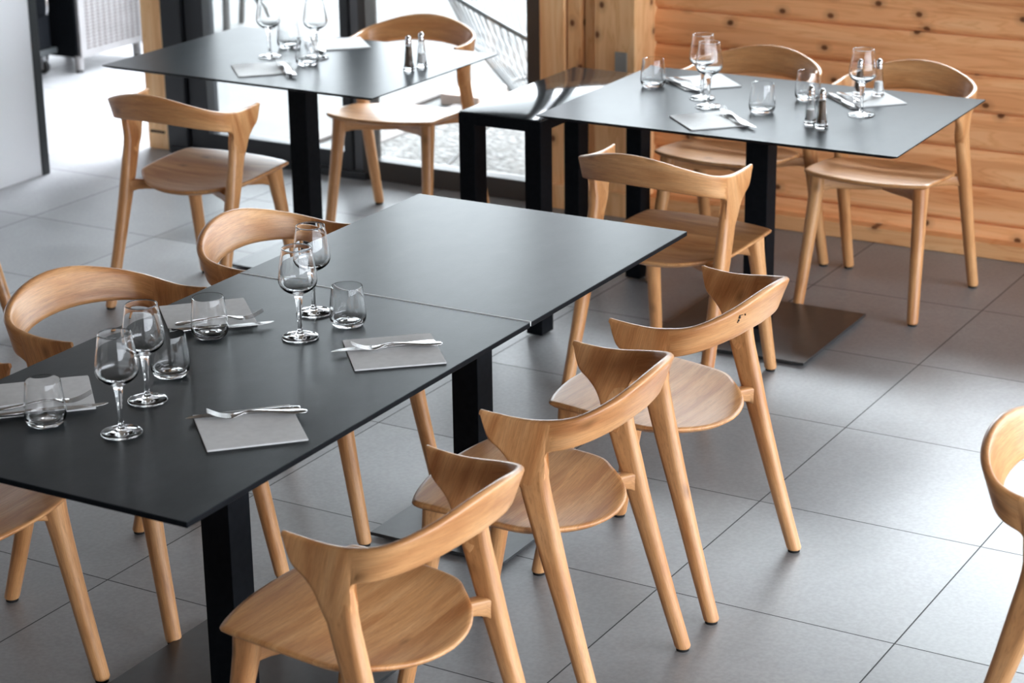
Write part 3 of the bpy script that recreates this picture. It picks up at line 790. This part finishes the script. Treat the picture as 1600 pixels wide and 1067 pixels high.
CH = make_chair()
ROW = 'oak dining chairs with curved backrest'
chairs = [
    (-1.186, -1.190, 88.9, 'nearest oak dining chair, front of the row along the right side of the foreground table'),
    (-0.504, -1.169, 94.5, 'oak dining chair in the middle of the row of three along the foreground table'),
    (0.132, -1.155, 88.5, 'oak dining chair farthest in the row of three, dark crack mark on its backrest'),
    (1.314, -0.599, -4.1, 'oak dining chair with its back to us, pushed up to the timber wall table'),
    (2.396, -0.305, 177.5, 'left of the two oak dining chairs facing us between table and timber wall'),
    (2.394, -0.855, 178.5, 'right of the two oak dining chairs facing us before the timber wall'),
    (1.296, 1.152, -0.2, 'oak dining chair with its back to us at the table by the glass door'),
    (2.371, 1.048, 187.5, 'oak dining chair facing us in front of the glass door, seat bright with daylight'),
    (-0.578, -0.122, -92.0, 'oak dining chair at the left edge whose curved backrest shows above the laid table end'),
    (0.054, -0.182, -85.4, 'oak dining chair at the far left side of the foreground table, behind two stemmed glasses'),
    (-1.215, -0.092, -89.2, 'oak dining chair at the bottom left corner, only seat and leg showing under the table'),
    (-0.434, -2.400, -95.0, 'oak dining chair cut by the right edge of the picture, standing alone'),
    (0.458, 1.706, 90.0, 'oak dining chair at the left edge of which only a slanted rear leg shows'),
]
for i, (x, y, a, lab) in enumerate(chairs):
    c = CH if i == 0 else copy_tree(CH)
    c.location = (x, y, 0); c.rotation_euler = (0, 0, math.radians(a - 90)); tag(c, lab, 'chair', ROW)
    if i == 2:   # crack filler on the backrest
        bm = bmesh.new()
        for px, pz, w, h in ((0.0, 0.004, 0.0050, 0.009), (0.0005, -0.0055, 0.0042, 0.005), (-0.001, -0.010, 0.003, 0.003), (0.006, 0.007, 0.006, 0.0012), (0.018, 0.005, 0.0018, 0.0045)):
            box(bm, (px, 0.36 * -pz, pz), (w, 0.0036, h), 0.0008)
        bmesh.ops.rotate(bm, verts=bm.verts, matrix=Matrix.Rotation(math.radians(-17), 3, 'Z'))
        bmesh.ops.translate(bm, verts=bm.verts, vec=(-0.124, -0.2447, 0.716))
        tag(obj('knot_filler', bm, simple('dark_filler', (0.02, 0.012, 0.008), 0.6), c), 'small dark knot mark on the outside of the backrest')

# ------------------------------------------------------------------ tableware
def wine_glass():
    bm = bmesh.new()
    outer = [(0, 0.0006), (0.030, 0.0004), (0.0375, 0.0), (0.0398, 0.0006), (0.0408, 0.0020), (0.0402, 0.0034), (0.0380, 0.0042), (0.034, 0.0044), (0.024, 0.0062), (0.0125, 0.0095), (0.0075, 0.0125), (0.0060, 0.0155), (0.0052, 0.021), (0.0047, 0.035), (0.0052, 0.055), (0.0066, 0.075), (0.0084, 0.090), (0.0102, 0.098), (0.0150, 0.1025), (0.0240, 0.1065), (0.0330, 0.1125), (0.0395, 0.1200), (0.0425, 0.1285), (0.0429, 0.136), (0.0418, 0.148), (0.0395, 0.163), (0.0362, 0.182), (0.0327, 0.2030), (0.0328, 0.2046), (0.0324, 0.2056)]
    inner = [(0.0316, 0.2057), (0.0311, 0.2048), (0.0312, 0.2030), (0.0350, 0.182), (0.0383, 0.163), (0.0406, 0.148), (0.0416, 0.136), (0.0411, 0.1290), (0.0380, 0.1212), (0.0315, 0.1148), (0.0225, 0.1098), (0.012, 0.1072), (0, 0.1065)]
    lathe(bm, outer + inner, 56); return obj('wine_glass', bm, GLASS, angle=80)


def tumbler():
    bm = bmesh.new()
    outer = [(0, 0.0022), (0.020, 0.0016), (0.0265, 0.0), (0.032, 0.0012), (0.0375, 0.0065), (0.0405, 0.014), (0.0415, 0.022), (0.0412, 0.032), (0.0395, 0.050), (0.0372, 0.070), (0.0350, 0.0895), (0.0346, 0.0908)]
    inner = [(0.0336, 0.0905), (0.0338, 0.0895), (0.0359, 0.070), (0.0382, 0.050), (0.0398, 0.032), (0.0398, 0.022), (0.0380, 0.0155), (0.0330, 0.0105), (0.026, 0.0088), (0.016, 0.0105), (0.007, 0.0125), (0, 0.0130)]
    lathe(bm, outer + inner, 56); return obj('tumbler', bm, GLASS, angle=80)


def shaker(pepper):
    r = empty('pepper_shaker' if pepper else 'salt_shaker', (0, 0, 0))
    bm = bmesh.new(); n = 48
    # fluted conical body with a flared foot
    prof = [(0, 0.0), (0.017, 0.0), (0.0195, 0.002), (0.0200, 0.006), (0.0185, 0.010), (0.0172, 0.014), (0.0160, 0.022), (0.0140, 0.045), (0.0118, 0.068), (0.0100, 0.088), (0.0098, 0.094)]
    rings = []
    for rr, z in prof:
        if rr == 0: rings.append([bm.verts.new((0, 0, z))]); continue
        ring_ = []
        for i in range(n):
            a = 2 * PI * i / n; k = 1 + 0.035 * math.cos(8 * a) * (1 if z < 0.09 else 0)
            ring_.append(bm.verts.new((rr * k * math.cos(a), rr * k * math.sin(a), z)))
        rings.append(ring_)
    for a, b in zip(rings, rings[1:]):
        for i in range(n):
            j = (i + 1) % n
            if len(a) == 1: bm.faces.new((a[0], b[j], b[i]))
            else: bm.faces.new((a[i], a[j], b[j], b[i]))
    ins = [(0.0088, 0.094), (0.0090, 0.088), (0.0106, 0.068), (0.0126, 0.045), (0.0142, 0.022), (0.0138, 0.014), (0.010, 0.012), (0, 0.012)]
    prev = rings[-1]
    for rr, z in ins:
        cur = [bm.verts.new((0, 0, z))] if rr == 0 else [bm.verts.new((rr * math.cos(2 * PI * i / n), rr * math.sin(2 * PI * i / n), z)) for i in range(n)]
        for i in range(n):
            j = (i + 1) % n
            bm.faces.new((prev[i], prev[j], cur[0])) if len(cur) == 1 else bm.faces.new((prev[i], prev[j], cur[j], cur[i]))
        prev = cur
    obj('glass_body', bm, GLASS, r, angle=60)
    bm = bmesh.new(); top_ = 0.082 if pepper else 0.046
    w = lambda z: 0.0140 - (z - 0.014) * (0.0140 - 0.0094) / 0.070
    lathe(bm, [(0, 0.0125), (0.0125, 0.0132), (w(0.02), 0.020), (w(0.045) - 0.0002, 0.045)] + ([(w(0.07), 0.070)] if pepper else []) + [(w(top_), top_), (0, top_ + 0.001)], 32)
    obj('pepper' if pepper else 'salt', bm, PEPPER if pepper else SALT, r)
    bm = bmesh.new(); lathe(bm, [(0.0100, 0.088), (0.0112, 0.088), (0.0114, 0.096), (0.0106, 0.0975), (0.0104, 0.100), (0.0108, 0.104), (0.0100, 0.110), (0.0075, 0.1155), (0.0040, 0.1185), (0, 0.1195)], 32)
    lathe(bm, [(0.0100, 0.088), (0.0095, 0.0955), (0, 0.0955)], 32)
    obj('cap', bm, CHROME, r)
    return r


def napkin():
    r = empty('napkin', (0, 0, 0)); s = 0.097
    for k, (z0, z1, ds) in enumerate(((0.0, 0.0011, 0.0), (0.0012, 0.0023, -0.0015), (0.0024, 0.0036, -0.0005))):
        bm = bmesh.new(); n = 14; g = {}
        rnd = random.Random(k + 3)
        for sd, zz in ((0, z0), (1, z1)):
            for i in range(n + 1):
                for j in range(n + 1):
                    x = -s + 2 * s * i / n + ds; y = -s + 2 * s * j / n + (ds if k == 1 else 0)
                    wob = 0.0010 * math.sin(3 * i / n * PI + k) * math.cos(2 * j / n * PI + k) * (i / n) if k == 2 else 0.0
                    g[sd, i, j] = bm.verts.new((x, y, zz + max(0, wob)))
        for i in range(n):
            for j in range(n):
                bm.faces.new((g[1, i, j], g[1, i + 1, j], g[1, i + 1, j + 1], g[1, i, j + 1]))
                bm.faces.new((g[0, i, j], g[0, i, j + 1], g[0, i + 1, j + 1], g[0, i + 1, j]))
        for i in range(n):
            for a, b in (((i, 0), (i + 1, 0)), ((i + 1, n), (i, n)), ((0, i + 1), (0, i)), ((n, i), (n, i + 1))):
                bm.faces.new((g[0, a[0], a[1]], g[0, b[0], b[1]], g[1, b[0], b[1]], g[1, a[0], a[1]]))
        obj('folded_layer', bm, NAP, r, angle=50)
    return r


def strip(bm, st):
    """flat tapered bar: stations (x, y, z, half width, half thickness)"""
    rings = [[Vector((x, y + a, z + b)) for a, b in rrect(w, t, t * 0.9, 3)] for x, y, z, w, t in st]
    loft(bm, rings)


def fork():
    bm = bmesh.new()       # handle end at x=0, tines at x=0.198
    st = [(0.0, 0, 0.0030, 0.004, 0.0010), (0.004, 0, 0.0030, 0.0085, 0.0015), (0.015, 0, 0.0032, 0.0108, 0.0017), (0.035, 0, 0.0042, 0.0098, 0.0018), (0.060, 0, 0.0065, 0.0070, 0.0019), (0.085, 0, 0.0090, 0.0045, 0.0020), (0.105, 0, 0.0105, 0.0034, 0.0022), (0.122, 0, 0.0095, 0.0038, 0.0018), (0.132, 0, 0.0070, 0.0075, 0.0013), (0.142, 0, 0.0045, 0.0112, 0.0010), (0.152, 0, 0.0035, 0.0120, 0.0010)]
    strip(bm, [s for s in catmull5(st)])
    for k in range(4):
        y = -0.0102 + 0.0068 * k
        tn = [(0.149, y, 0.0036, 0.0021, 0.0010), (0.160, y, 0.0042, 0.0019, 0.0009), (0.172, y, 0.0072, 0.0017, 0.0008), (0.185, y, 0.0125, 0.0014, 0.0007), (0.197, y, 0.0190, 0.0008, 0.0005)]
        strip(bm, catmull5(tn))
    return obj('fork', bm, STEEL, angle=60)


def catmull5(st, k=4):
    a = catmull([s[:3] for s in st], k); b = catmull([(s[3], s[4], 0) for s in st], k)
    return [(p.x, p.y, p.z, max(q.x, 0.0004), max(q.y, 0.0003)) for p, q in zip(a, b)]


def knife():
    r = empty('table_knife', (0, 0, 0))
    bm = bmesh.new()
    st = [(0.0, 0, 0.0045, 0.004, 0.0015), (0.003, 0, 0.0045, 0.0075, 0.0030), (0.015, 0, 0.0048, 0.0088, 0.0036), (0.040, 0, 0.0048, 0.0080, 0.0037), (0.070, 0, 0.0046, 0.0062, 0.0034), (0.095, 0, 0.0044, 0.0050, 0.0030), (0.106, 0, 0.0042, 0.0046, 0.0026), (0.110, 0, 0.0040, 0.0040, 0.0018)]
    strip(bm, catmull5(st)); obj('handle', bm, STEEL, r, angle=60)
    bm = bmesh.new()
    st = [(0.106, 0, 0.0040, 0.0050, 0.0011), (0.114, -0.001, 0.0040, 0.0085, 0.0010), (0.130, -0.001, 0.0040, 0.0095, 0.0009), (0.170, -0.0005, 0.0040, 0.0098, 0.0008), (0.200, 0.001, 0.0040, 0.0085, 0.0007), (0.218, 0.004, 0.0040, 0.0050, 0.0006), (0.228, 0.007, 0.0040, 0.0012, 0.0004)]
    strip(bm, catmull5(st)); 
    for k in range(14): box(bm, (0.120 + 0.0035 * k, -0.0098, 0.0040), (0.0016, 0.0012, 0.0010))
    obj('blade', bm, STEEL, r, angle=60)
    return r


P = {'wine': wine_glass(), 'tumbler': tumbler(), 'salt': shaker(False), 'pepper': shaker(True), 'napkin': napkin(), 'fork': fork(), 'knife': knife()}
used = set()


def put(kind, x, y, z, rz, label, cat, group, ry=0.0):
    o = P[kind] if kind not in used else copy_tree(P[kind])
    used.add(kind)
    o.location = (x, y, z + (0.0003 if kind in ('wine', 'tumbler') else 0.0)); o.rotation_euler = (0, ry, rz); tag(o, label, cat, group); return o


GW, GT, GN, GF, GK, GS, GP = 'stemmed wine glasses on the tables', 'stemless tumblers on the tables', 'folded grey napkins on the tables', 'forks on the napkins', 'knives on the napkins', 'salt shakers on the tables', 'pepper shakers on the tables'
for x, y, lab in ((-1.248, -0.653, 'nearest stemmed wine glass, near end of the foreground table'),
                  (-1.083, -0.583, 'stemmed wine glass just behind the nearest one, beside a tumbler'),
                  (-0.617, -0.629, 'front stemmed wine glass of the pair near the table joint'),
                  (-0.463, -0.557, 'rear stemmed wine glass of the pair near the table joint'),
                  (1.904, -0.401, 'rear stemmed wine glass of the overlapping pair on the timber wall table'),
                  (1.804, -0.470, 'front stemmed wine glass of the overlapping pair on the timber wall table'),
                  (1.914, -0.935, 'single stemmed wine glass in front of a pepper shaker on the timber wall table'),
                  (1.809, 1.227, 'left stemmed wine glass on the table by the glass door'),
                  (1.865, 1.066, 'right stemmed wine glass on the table by the glass door')):
    put('wine', x, y, HT, 0, lab, 'wine glass', GW)
for x, y, lab in ((-1.279, -0.488, 'tumbler at the left edge standing before a napkin'),
                  (-0.941, -0.529, 'tumbler right behind the two nearest wine glasses'),
                  (-0.704, -0.449, 'tumbler in front of the far left napkin of the foreground table'),
                  (-0.495, -0.672, 'tumbler beside the napkin near the table joint, right of the wine glass pair'),
                  (1.990, -0.183, 'tumbler at the console end of the timber wall table'),
                  (1.812, -0.649, 'tumbler in the middle of the timber wall table beside a fork'),
                  (2.036, -0.707, 'tumbler just behind the front salt shaker on the timber wall table'),
                  (1.977, 1.267, 'rear tumbler between two wine glasses on the glass door table'),
                  (1.761, 1.033, 'front tumbler beside the napkin on the glass door table')):
    put('tumbler', x, y, HT, 0, lab, 'tumbler', GT)
for k, x, y, lab in (('pepper', 1.712, -0.888, 'pepper shaker nearest to us on the timber wall table'), ('salt', 1.735, -0.842, 'salt shaker nearest to us on the timber wall table'),
                     ('pepper', 2.150, -0.834, 'pepper shaker behind the single wine glass on the timber wall table'), ('salt', 2.175, -0.890, 'salt shaker on the napkin of the timber wall table'),
                     ('pepper', 1.841, 0.668, 'pepper shaker on the glass door table'), ('salt', 1.913, 0.662, 'salt shaker on the glass door table')):
    zz = HT + (0.0046 if x in (2.150, 2.175) else 0.0)
    put(k, x, y, zz, 0.2, lab, 'pepper shaker' if k == 'pepper' else 'salt shaker', GP if k == 'pepper' else GS)

A45 = math.radians(45)
for x, y, a, lab in ((-1.110, -0.858, 46, 'folded grey napkin nearest to us, near right corner of the foreground table'),
                     (-0.603, -0.862, 42, 'folded grey napkin with puffed corner, right side near the table joint'),
                     (-0.595, -0.357, 46, 'folded grey napkin behind a tumbler on the far side of the foreground table'),
                     (-1.170, -0.383, 45, 'folded grey napkin cut by the left edge of the picture'),
                     (1.632, -0.556, 46, 'folded grey napkin at the near edge of the timber wall table'),
                     (2.113, -0.305, 45, 'folded grey napkin in front of the left facing chair of the timber wall table'),
                     (2.118, -0.868, 46, 'folded grey napkin under the rear pepper shaker on the timber wall table'),
                     (1.625, 1.122, 45, 'folded grey napkin at the near edge of the glass door table'),
                     (2.100, 1.135, 45, 'folded grey napkin at the far edge of the glass door table')):
    put('napkin', x, y, HT + 0.0002, math.radians(a), lab, 'napkin', GN)


def cut(kind, hx, hy, tx, ty, lab, lift=0.0040):
    d = math.atan2(ty - hy, tx - hx)
    put(kind, hx, hy, HT + lift + (0.0030 if kind == 'fork' else 0.0), d, lab, kind, GF if kind == 'fork' else GK)


# (handle end) -> (tip)
cut('knife', -0.987, -0.893, -1.141, -0.718, 'knife on the nearest napkin, tip overhanging its edge')
cut('fork', -0.998, -0.917, -1.122, -0.768, 'fork on the nearest napkin')
cut('knife', -0.521, -0.918, -0.677, -0.748, 'knife on the puffed napkin near the table joint')
cut('fork', -0.526, -0.938, -0.655, -0.790, 'fork on the puffed napkin near the table joint')
cut('knife', -0.735, -0.366, -0.577, -0.530, 'knife on the napkin behind the tumbler, far side of foreground table')
cut('fork', -0.697, -0.346, -0.560, -0.490, 'fork on the napkin behind the tumbler, far side of foreground table')
cut('knife', -1.312, -0.378, -1.150, -0.540, 'knife on the napkin cut by the left edge')
cut('fork', -1.290, -0.358, -1.142, -0.498, 'fork on the napkin cut by the left edge')
cut('knife', 1.742, -0.560, 1.585, -0.724, 'knife along the edge of the near napkin on the timber wall table')
cut('fork', 1.598, -0.690, 1.735, -0.546, 'fork along the edge of the near napkin on the timber wall table')
cut('knife', 2.085, -0.180, 1.965, -0.372, 'knife on the napkin before the left facing chair')
cut('fork', 2.105, -0.200, 1.998, -0.366, 'fork on the napkin before the left facing chair')
cut('knife', 2.119, -0.745, 1.962, -0.910, 'knife on the napkin under the rear pepper shaker')
cut('fork', 2.140, -0.768, 2.004, -0.910, 'fork on the napkin under the rear pepper shaker')
cut('fork', 1.568, 0.968, 1.705, 1.112, 'fork on the near napkin of the glass door table')
cut('knife', 1.560, 0.942, 1.717, 1.108, 'knife on the near napkin of the glass door table')
cut('knife', 2.100, 1.245, 1.935, 1.085, 'knife on the far napkin of the glass door table')
cut('fork', 2.075, 1.262, 1.930, 1.120, 'fork on the far napkin of the glass door table')
